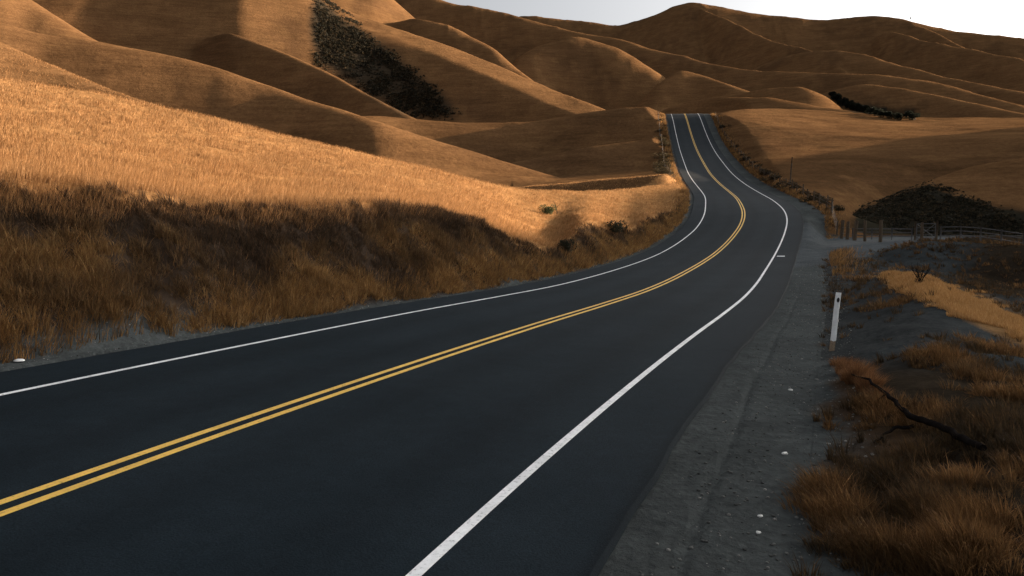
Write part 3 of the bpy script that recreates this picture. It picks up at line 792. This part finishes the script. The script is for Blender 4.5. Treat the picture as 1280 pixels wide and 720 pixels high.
# white delineator post
px, py, pz, pr = ray_ground(1039.5, 439)
t = empty('marker_post', (px, py, pz), -.15)
t.rotation_euler = (.03, .07, -.25)
tag(t, 'white flexible marker post with a black reflector patch leaning beside the gravel verge', 'marker post')
bm = bmesh.new()
Hh = 68/FPX*pr
prof = [(-.058, .004), (-.045, -.008), (0, -.014), (.045, -.008), (.058, .004), (.058, .010), (0, -.004), (-.058, .010)]
prof = [(-.060, .012), (-.052, -.006), (-.02, -.016), (.02, -.016), (.052, -.006), (.060, .012), (.052, .012), (.044, .000), (.018, -.009), (-.018, -.009), (-.044, .000), (-.052, .012)]
rings = []
for zf, sc in ((0.17, 1.), (.3, 1.), (.5, 1.0), (.7, 1.), (.9, 1.), (.985, .99), (1.0, .93)):
    rings.append([bm.verts.new((a*.88*sc+.006*math.sin(zf*6), b+.004*math.sin(zf*5), zf*Hh)) for a, b in prof])
for A, B in zip(rings[:-1], rings[1:]):
    for k in range(len(prof)): bm.faces.new((A[k], A[(k+1) % len(prof)], B[(k+1) % len(prof)], B[k]))
bm.faces.new(rings[0][::-1]); bm.faces.new(rings[-1])
bm_obj('panel', bm, M_PLASTIC, t)
bm = bmesh.new()
box(bm, (.002, .001, .08*Hh), (.100, .026, .20*Hh), .004)
bm_obj('base', bm, M_DUST, t)
bm = bmesh.new()
n_ = 16
vs = [bm.verts.new((.026*math.cos(2*PI*k/n_), -.030, Hh*.875+.050*math.sin(2*PI*k/n_))) for k in range(n_)]
f_ = bm.faces.new(vs); ex = bmesh.ops.extrude_face_region(bm, geom=[f_])
for v in [g_ for g_ in ex['geom'] if isinstance(g_, bmesh.types.BMVert)]: v.co.y += .014
bmesh.ops.recalc_face_normals(bm, faces=bm.faces)
bm_obj('reflector', bm, M_REFL, t)

# pale scraps on the gravel
for (u, v, s_, lab) in ((988, 488, .05, 'small pale stone on the gravel verge, the farthest and alone'),
                        (981, 568, .05, 'bright pale stone on the gravel, widest of the four'),
                        (950, 646, .035, 'small pale stone lying just behind the nearest one on the gravel'),
                        (948, 667, .030, 'nearest small pale stone on the gravel verge')):
    ph, e = pix(u, v); x_, y_, z_, r_ = ray_ground(u, v, 2.5)
    bm = bmesh.new(); bmesh.ops.create_icosphere(bm, subdivisions=2, radius=1)
    for q in bm.verts:
        k_ = .75+.5*random.random(); q.co = Vector((q.co.x*s_*.8*k_, q.co.y*s_*.6*k_, q.co.z*s_*.35*k_))
    o = bm_obj('stone', bm, M_STONE); o.location = (x_, y_, z_+s_*.12); o.rotation_euler = (0, 0, random.random()*3)
    tag(o, lab, 'stone', 'pale stones on the gravel verge')

# fallen branch in the right foreground
def gpt(u, v, dz=0, r0=2.5):
    x_, y_, z_, r_ = ray_ground(u, v, r0); return Vector((x_, y_, z_+dz))
main = [(1062, 474), (1085, 486), (1108, 500), (1127, 518), (1140, 535), (1166, 543), (1196, 554), (1228, 571)]
MP = [gpt(u, v+6, .15+.03*math.sin(i*1.7)) for i, (u, v) in enumerate(main)]
org = MP[4].copy()
t = empty('fallen_branch', (org.x, org.y, org.z-.08))
tag(t, 'dark bare fallen branch with a forked end lying in the right foreground grass', 'branch')
def crook(P, n=4, j=.012):
    out = []
    for a, b in zip(P[:-1], P[1:]):
        for k in range(n): out.append(a.lerp(b, k/n)+Vector((random.gauss(0, j), random.gauss(0, j), random.gauss(0, j*.6))))
    return out+[P[-1]]
off_ = Vector((org.x, org.y, org.z-.08))
bm = bmesh.new(); P = [p-off_ for p in crook(MP)]
rd = [.012+.024*min(1, i/(len(P)*.55)) for i in range(len(P))]
tube(bm, P, rd, 8); bm_obj('stem', bm, M_DWOOD, t, smooth=True)
FP = [gpt(u, v+4, .06) for u, v in [(1140, 535), (1118, 538), (1104, 545), (1092, 556)]]
bm = bmesh.new(); P = [p-off_ for p in crook(FP)]
tube(bm, P, [.024-.018*i/len(P) for i in range(len(P))], 7); bm_obj('twig', bm, M_DWOOD, t, smooth=True)
FP = [gpt(u, v+3, .10) for u, v in [(1108, 500), (1092, 507), (1080, 510)]]
bm = bmesh.new(); P = [p-off_ for p in crook(FP)]
tube(bm, P, [.012-.008*i/len(P) for i in range(len(P))], 6); bm_obj('twig', bm, M_DWOOD, t, smooth=True)

# tufts: blades radiating from centres -> arrays
def tuft_arrays(cx_, cy_, R, Hm, m):
    xs, ys, hs, lx, ly = [], [], [], [], []
    for a, b, r_, h_ in zip(cx_, cy_, R, Hm):
        k_ = int(m*r_*r_)+12
        q = rng.random(k_)**.7; t_ = rng.random(k_)*2*PI
        xs.append(a+q*r_*.45*np.cos(t_)); ys.append(b+q*r_*.45*np.sin(t_))
        hs.append(h_*(.45+.65*rng.random(k_))*(1-.3*q))
        sp = q*r_*.75/np.maximum(h_, .1)
        lx.append(sp*np.cos(t_)); ly.append(sp*np.sin(t_))
    return [np.concatenate(v) for v in (xs, ys, hs, lx, ly)]

# dry bush at the marker post
bx, by, bz, br = ray_ground(1066, 482)
cxs, cys, Rs, Hs = [], [], [], []
for (u, v, r_, h_) in ((1046, 452, .22, .22), (1058, 462, .32, .34), (1072, 472, .36, .38), (1086, 482, .32, .32), (1098, 492, .24, .22), (1064, 470, .3, .3)):
    a, b, c_, d_ = ray_ground(u, v+4); cxs.append(a); cys.append(b); Rs.append(r_); Hs.append(h_)
x, y, h, lx, ly = tuft_arrays(cxs, cys, Rs, Hs, 9000)
col = palette(len(x), [(.20, .095, .04), (.15, .07, .032), (.28, .14, .06)], [.5, .35, .15], .2)
o = blades('dry_bush', x, y, h, .005+.004*rng.random(len(x)), col, lean=.3, wind=(.1, 0), ldir=(lx, ly))
tag(o, 'low rust brown dry bush at the foot of the white marker post', 'bush')

# leafy shrubs
def leaf_cloud(name, mat, parent, R, Hh_, n, leaf, cols, lumps=11, seed=0, z0=.05):
    """lumpy crown of small leaf faces"""
    rg = np.random.default_rng(seed+500)
    cs = np.stack([rg.normal(0, .42, lumps)*R, rg.normal(0, .42, lumps)*R, (z0+(1-z0)*rg.random(lumps)*.75)*Hh_], 1)
    rs = (.30+.28*rg.random(lumps))*min(R, Hh_)*1.15
    k = rg.integers(0, lumps, n)
    d = rg.normal(0, 1, (n, 3)); d /= np.linalg.norm(d, axis=1)[:, None]
    p = cs[k]+d*(rs[k]*(.55+.55*rg.random(n)**.5))[:, None]
    p[:, 2] = np.abs(p[:, 2])
    a = rg.normal(0, 1, (n, 3)); a /= np.linalg.norm(a, axis=1)[:, None]
    b = np.cross(a, rg.normal(0, 1, (n, 3))); b /= np.linalg.norm(b, axis=1)[:, None]
    s_ = leaf*(.5+rg.random(n))[:, None]
    V = np.stack([p-a*s_, p+b*s_*.5, p+a*s_, p-b*s_*.5], 1).reshape(-1, 3)
    F = np.arange(n*4).reshape(n, 4)
    cc = np.array(cols, f32)[rg.integers(0, len(cols), n)]*(.7+.6*rg.random((n, 1)))
    return np_mesh(name, V, F, mat, np.repeat(cc, 4, 0), parent=parent)
def stems(name, parent, R, Hh_, n=5, rad=.02, seed=0):
    rr_ = random.Random(seed); bm = bmesh.new()
    for k in range(n):
        a = rr_.random()*2*PI; L_ = .5+.4*rr_.random()
        P = [Vector((0, 0, -.08))]+[Vector((math.cos(a)*R*L_*q*.8+rr_.gauss(0, .02), math.sin(a)*R*L_*q*.8+rr_.gauss(0, .02), Hh_*q*.85*L_)) for q in (.3, .6, 1)]
        tube(bm, P, [rad, rad*.8, rad*.55, rad*.25], 5)
    return bm_obj(name, bm, M_DWOOD, parent, smooth=True)
def copy_thing(src, loc, rz, sc, name=None, label=None):
    r = src.copy(); COL.objects.link(r); r.location = loc; r.rotation_euler = (0, 0, rz); r.scale = sc if hasattr(sc, '__len__') else (sc,)*3
    if label: r['label'] = label
    for ch in src.children:
        c = ch.copy(); COL.objects.link(c); c.parent = r
    return r
DK = [(.030, .030, .018), (.045, .036, .020), (.020, .024, .016)]
def make_shrub(R, Hh_, n, leaf, cols, seed, label, group=None, loc=(0, 0, 0), name='shrub'):
    t = empty(name, loc)
    tag(t, label, 'shrub', group)
    leaf_cloud('foliage', M_GRASS, t, R, Hh_, n, leaf, cols, seed=seed)
    stems('stem', t, R, Hh_, seed=seed)
    return t

# green shrub and bare stick where the field drops into the little gully
gx, gy, gz_, gr = ray_ground(684, 268)
make_shrub(.55, .75, 1500, .05, [(.06, .075, .03), (.04, .05, .022)], 3, 'small dark green shrub at the head of the gully in the golden field', loc=(gx, gy, gz_))
sx, sy, sz_, sr = ray_ground(697, 268)
t = empty('dead_snag', (sx, sy, sz_)); tag(t, 'thin leaning dead stem standing beside the small green shrub', 'dead stem')
bm = bmesh.new(); k_ = sr/FPX
tube(bm, [(0, 0, -.05), (-.02*sr/10, 0, 8*k_), (-5*k_, 0, 17*k_)], [.05, .04, .015], 6); bm_obj('stem', bm, M_WOOD, t)
bm = bmesh.new(); tube(bm, [(-.02*sr/10, 0, 8*k_), (3*k_, 0, 13*k_)], [.03, .01], 5); bm_obj('twig', bm, M_WOOD, t)
dx_, dy_, dz_, dr_ = ray_ground(705, 314)
make_shrub(.5, .55, 1300, .05, DK, 4, 'dark bush at the lower tip of the golden field by the gully', loc=(dx_, dy_, dz_))
dx_, dy_, dz_, dr_ = ray_ground(768, 290)
make_shrub(.9, .6, 1500, .06, DK, 5, 'dark bush on the second cut bank farther along the left side', loc=(dx_, dy_, dz_))

# dead weed on the pale mound
wx, wy, wz, wr = ray_ground(1150, 356)
t = empty('dead_weed', (wx, wy, wz)); tag(t, 'dark bare dead weed standing on the pale orange mound', 'dead weed')
for k in range(9):
    a = k*.75; bm = bmesh.new()
    P = [Vector((0, 0, -.03)), Vector((math.cos(a)*.08, math.sin(a)*.08, .2)), Vector((math.cos(a)*.22, math.sin(a)*.18, .38+.1*random.random())), Vector((math.cos(a)*.30, math.sin(a)*.25, .50+.2*random.random()))]
    tube(bm, P, [.012, .010, .007, .003], 5)
    tube(bm, [P[2], P[2]+Vector((random.gauss(0, .1), random.gauss(0, .1), .14))], [.006, .002], 4)
    tube(bm, [P[1], P[1]+Vector((random.gauss(0, .12), random.gauss(0, .1), .15))], [.006, .002], 4)
    bm_obj('stem', bm, M_DWOOD, t)
leaf_cloud('foliage', M_GRASS, t, .22, .5, 320, .022, [(.03, .026, .02), (.02, .018, .015)], seed=9)

# roadside fences
def rail_post(bm, Hp, r_, seed):
    rr_ = random.Random(seed); lean = rr_.gauss(0, .03), rr_.gauss(0, .03)
    tube(bm, [(0, 0, -.25), (lean[0]*Hp*.5, lean[1]*Hp*.5, Hp*.5), (lean[0]*Hp, lean[1]*Hp, Hp*.97), (lean[0]*Hp, lean[1]*Hp, Hp)], [r_, r_*.96, r_*.92, r_*.7], 7)
def wire_fence(label, pts, Hp, r_, wires=(.35, .7, 1.05)):
    x0, y0 = pts[0]; z0 = gz(x0, y0)
    t = empty('wire_fence', (x0, y0, z0)); tag(t, label, 'fence')
    tops = []
    for i, (a, b) in enumerate(pts):
        z_ = gz(a, b); bm = bmesh.new(); hh = Hp*(1+.08*random.uniform(-1, 1)); rail_post(bm, hh, r_*random.uniform(.8, 1.2), i)
        o = bm_obj('post', bm, M_WOOD, t, smooth=True); o.location = (a-x0, b-y0, z_-z0); tops.append(Vector((a-x0, b-y0, z_-z0)))
    for w_ in wires:
        bm = bmesh.new(); P = []
        for A, B in zip(tops[:-1], tops[1:]):
            P += [A+Vector((0, 0, w_)), A.lerp(B, .5)+Vector((0, 0, w_-.03))]
        P.append(tops[-1]+Vector((0, 0, w_))); tube(bm, P, .007, 4); bm_obj('wire', bm, M_METAL, t)
    return t
def along(ss, off):
    return [road_at(s, off+random.uniform(-.1, .1))[:2] for s in ss]
RF = along(np.arange(62, 194, 4.1), 7.3)
wire_fence('old wooden post and wire fence climbing along the right side of the road', RF, 1.25, .075)
LF = along(np.arange(112, 194, 4.3), -7.4)
wire_fence('old wooden post and wire fence on the left side of the far climb', LF, 1.2, .08)
# short run of thick pale posts where the right fence meets the track
P5 = []
for u, v in ((1022, 264), (1027, 269), (1033, 272), (1037, 276), (1042, 277), (1064, 288)):
    P5.append(u)
cor = [road_at(s, o_)[:2] for s, o_ in ((60.5, 7.6), (58.6, 7.9), (57.0, 8.3), (55.6, 8.9), (54.4, 9.8), (53.6, 12.2))]
wire_fence('cluster of thick pale wooden fence posts at the bend by the side track', cor, 1.45, .12, wires=(.45, .9))
# tall lone pole at the fence corner
tx, ty, tz, tt = road_at(101, 8.2)
pz_ = gz(tx, ty)
t = empty('wooden_pole', (tx, ty, pz_)); tag(t, 'tall thin wooden pole standing alone above the right roadside fence', 'pole')
bm = bmesh.new(); tube(bm, [(0, 0, -.4), (.05, 0, 2.), (.15, 0, 3.6)], [.11, .09, .07], 8); bm_obj('shaft', bm, M_WOOD, t, smooth=True)
bm = bmesh.new(); box(bm, (.09, -.1, 2.6), (.05, .18, .35), .01); bm_obj('bracket', bm, M_METAL, t)

# pipe fence and gate beyond the side track
def pt_at(u, D, zoff=0):
    ph, e = pix(u, 290); x_, y_ = D*math.sin(ph), D*math.cos(ph); return x_, y_, gz(x_, y_)
def pipe_fence(label, us, D0, D1, Hp, rails, skip=()):
    x0, y0, z0 = pt_at(us[0], D0)
    t = empty('pipe_fence', (x0, y0, z0)); tag(t, label, 'fence')
    Q = []
    for i, u in enumerate(us):
        D = D0+(D1-D0)*i/(len(us)-1); a, b, c_ = pt_at(u, D); Q.append(Vector((a-x0, b-y0, c_-z0)))
    for q in Q:
        bm = bmesh.new(); tube(bm, [q+Vector((0, 0, -.3)), q+Vector((0, 0, Hp))], .05, 8); bm_obj('post', bm, M_METAL, t, smooth=True)
    for rz_ in rails:
        bm = bmesh.new(); tube(bm, [q+Vector((0, 0, rz_)) for q in Q], .035, 6); bm_obj('rail', bm, M_METAL, t, smooth=True)
    return t, Q, (x0, y0, z0)
GD = 57.5
pipe_fence('dark pipe rail fence running from the corner posts to the gate', [1066, 1090, 1115, 1140], 60, GD, .85, (.30, .55, .8))
pipe_fence('dark pipe rail fence running right from the gate to the picture edge', [1176, 1201, 1226, 1252, 1280, 1310, 1345], GD, 55, .95, (.3, .6, .88))
ax, ay, az = pt_at(1144, GD); bx_, by_, bz2 = pt_at(1171, GD)
t = empty('farm_gate', (ax, ay, az)); tag(t, 'tall dark braced metal gate between the two pipe fences', 'gate')
Bv = Vector((bx_-ax, by_-ay, bz2-az)); Hg = 1.35
for q in (Vector((0, 0, 0)), Bv):
    bm = bmesh.new(); tube(bm, [q+Vector((0, 0, -.3)), q+Vector((0, 0, Hg))], .065, 8); bm_obj('gate_post', bm, M_WOOD, t, smooth=True)
bm = bmesh.new()
a_, b_ = Bv*.06, Bv*.94
loop = [a_+Vector((0, 0, .15)), b_+Vector((0, 0, .15)), b_+Vector((0, 0, 1.15)), a_+Vector((0, 0, 1.15))]
for p_, q_ in zip(loop, loop[1:]+loop[:1]): tube(bm, [p_, q_], .03, 6)
bm_obj('frame', bm, M_METAL, t)
for zz_ in (.4, .65, .9):
    bm = bmesh.new(); tube(bm, [a_+Vector((0, 0, zz_)), b_+Vector((0, 0, zz_))], .02, 5); bm_obj('bar', bm, M_METAL, t)
bm = bmesh.new(); tube(bm, [loop[0], loop[2]], .025, 5); tube(bm, [loop[1], loop[3]], .022, 5); bm_obj('brace', bm, M_METAL, t)

# scrub along the fences
sc0 = make_shrub(1.5, .95, 1900, .07, [(.040, .032, .018), (.055, .038, .020), (.028, .026, .016)], 21, 'dark scrubby bush on the right verge where the fence starts by the track', 'dark scrub along the right fence')
sc1 = make_shrub(1.3, 1.2, 1900, .07, [(.06, .045, .022), (.035, .03, .018)], 22, 'brown scrubby bush on the left verge at the bottom of the far climb', 'dark scrub along the left fence')
rs_ = [70, 75, 79, 84, 88, 96, 99, 103, 110, 116, 121, 127, 132, 138, 144, 150, 157, 164, 172, 181]
for i, s in enumerate(rs_):
    a, b, c_, t_ = road_at(s, 7.7+random.uniform(-.3, .6)); c_ = gz(a, b)
    k_ = random.uniform(.7, 1.25); k2 = k_*random.uniform(.45, .75)
    if i == 0:
        sc0.location = (a, b, c_-.05); sc0.scale = (k_, k_, k2)
    else:
        copy_thing(sc0, (a, b, c_-.05), random.random()*6, (k_, k_, k2), label='dark low scrub bush in the row below the right roadside fence')
sc0['label'] = 'dark low scrub bush in the row below the right roadside fence'
ls_ = [115, 119, 124, 128, 133, 137, 142, 147, 153, 159, 166, 173, 181, 188]
for i, s in enumerate(ls_):
    a, b, c_, t_ = road_at(s, -7.2+random.uniform(-.5, .2)); c_ = gz(a, b)
    k_ = random.uniform(.7, 1.2); k2 = k_*random.uniform(.6, .95)
    if i == 0:
        sc1.location = (a, b, c_-.05); sc1.scale = (k_, k_, k2)
    else:
        copy_thing(sc1, (a, b, c_-.05), random.random()*6, (k_, k_, k2), label='brown scrub bush in the row along the left fence of the far climb')
sc1['label'] = 'brown scrub bush in the row along the left fence of the far climb'

# trees in the dark draw behind the right field
def make_tree(Hh_, label, seed, group):
    t = empty('tree', (0, 0, 0)); tag(t, label, 'tree', group)
    bm = bmesh.new(); tube(bm, [(0, 0, -.5), (.1, 0, Hh_*.3), (.15, .1, Hh_*.7)], [.28, .2, .07], 7)
    for k in range(4):
        a = k*1.6; tube(bm, [(.1, 0, Hh_*.3), (math.cos(a)*Hh_*.25, math.sin(a)*Hh_*.25, Hh_*.62)], [.12, .04], 5)
    bm_obj('trunk', bm, M_DWOOD, t, smooth=True)
    leaf_cloud('crown', M_GRASS, t, Hh_*.52, Hh_, 2600, .30, [(.012, .015, .010), (.017, .020, .012), (.009, .011, .008)], lumps=9, seed=seed, z0=.3)
    return t
tr = make_tree(6.0, 'dark tree', 41, 'dark trees in the draw behind the right field')
TR = [(1043, 111), (1047, 114), (1053, 119), (1060, 122), (1067, 124), (1074, 126), (1081, 128), (1088, 130), (1096, 132), (1104, 134), (1112, 135), (1122, 137), (1133, 135), (1141, 137)]
for i, (u, v) in enumerate(TR):
    x_, y_, z_, D = ray_ground(u, v+13, 215, 400)
    k_ = 9.5*D/FPX/6.3
    lab = 'dark leafy tree in the row filling the draw behind the right field'
    if i == 0: tr.location = (x_, y_, gz(x_, y_)-.3); tr.scale = (k_,)*3; tr['label'] = 'leftmost dark tree of the row in the draw behind the right field'
    else: copy_thing(tr, (x_, y_, gz(x_, y_)-.5), i*1.3, k_, label='broad rounded dark tree near the right end of the tree row' if i == 12 else lab)

# bird
bm = bmesh.new()
r_ = bmesh.ops.create_uvsphere(bm, u_segments=12, v_segments=8, radius=1)
for v in bm.verts: v.co = Vector((v.co.x*.28, v.co.y*.09, v.co.z*.08))
for sg in (-1, 1):
    vs = [bm.verts.new(p) for p in ((.12, sg*.04, .03), (.02, sg*.35, .12), (-.05, sg*.7, .02), (-.12, sg*.38, .09), (-.14, sg*.04, .02))]
    vt = [bm.verts.new(v.co-Vector((0, 0, .012))) for v in vs]
    bm.faces.new(vs); bm.faces.new(vt[::-1])
    for k in range(5): bm.faces.new((vs[k], vt[k], vt[(k+1) % 5], vs[(k+1) % 5]))
vs = [bm.verts.new(p) for p in ((-.22, -.03, 0), (-.22, .03, 0), (-.42, .07, 0), (-.42, -.07, 0))]; bm.faces.new(vs)
bmesh.ops.recalc_face_normals(bm, faces=bm.faces)
o = bm_obj('bird', bm, M_REFL)
ph, e = pix(1138, 24); D = 190
o.location = (D*math.sin(ph), D*math.cos(ph), CAM_H+e*D+.2); o.rotation_euler = (.25, .15, 2.6)
tag(o, 'tiny dark bird gliding just above the right skyline', 'bird')


# ------------------------------------------------------------------ world, sun, camera
w = bpy.data.worlds.new('World'); scene.world = w; w.use_nodes = True
nt = w.node_tree; bg = nt.nodes['Background']
sky = nt.nodes.new('ShaderNodeTexSky'); sky.sky_type = 'NISHITA'; sky.sun_disc = False
sky.sun_elevation = SUN_EL; sky.sun_rotation = SUN_AZ
sky.altitude = 100; sky.air_density = .7; sky.dust_density = 8.0; sky.ozone_density = 1.0
hs = nt.nodes.new('ShaderNodeHueSaturation'); hs.inputs['Saturation'].default_value = .22
nt.links.new(sky.outputs[0], hs.inputs['Color']); nt.links.new(hs.outputs[0], bg.inputs['Color']); bg.inputs['Strength'].default_value = .072
sl = bpy.data.lights.new('sun', 'SUN'); sl.energy = 5.0; sl.angle = math.radians(.6); sl.color = (1.0, .77, .56)
so = link(bpy.data.objects.new('sun', sl))
d = Vector((math.sin(SUN_AZ)*math.cos(SUN_EL), math.cos(SUN_AZ)*math.cos(SUN_EL), math.sin(SUN_EL)))
so.rotation_euler = d.to_track_quat('Z', 'Y').to_euler()
cam = bpy.data.cameras.new('camera'); co = link(bpy.data.objects.new('camera', cam))
co.location = (0, 0, CAM_H); co.rotation_euler = (PI/2-PITCH, 0, 0)
cam.sensor_width = 36; cam.lens = FPX/1280*36; cam.clip_start = .1; cam.clip_end = 20000
scene.camera = co
scene.view_settings.view_transform = 'Standard'; scene.view_settings.look = 'None'
scene.view_settings.exposure = 2.05; scene.view_settings.gamma = 1
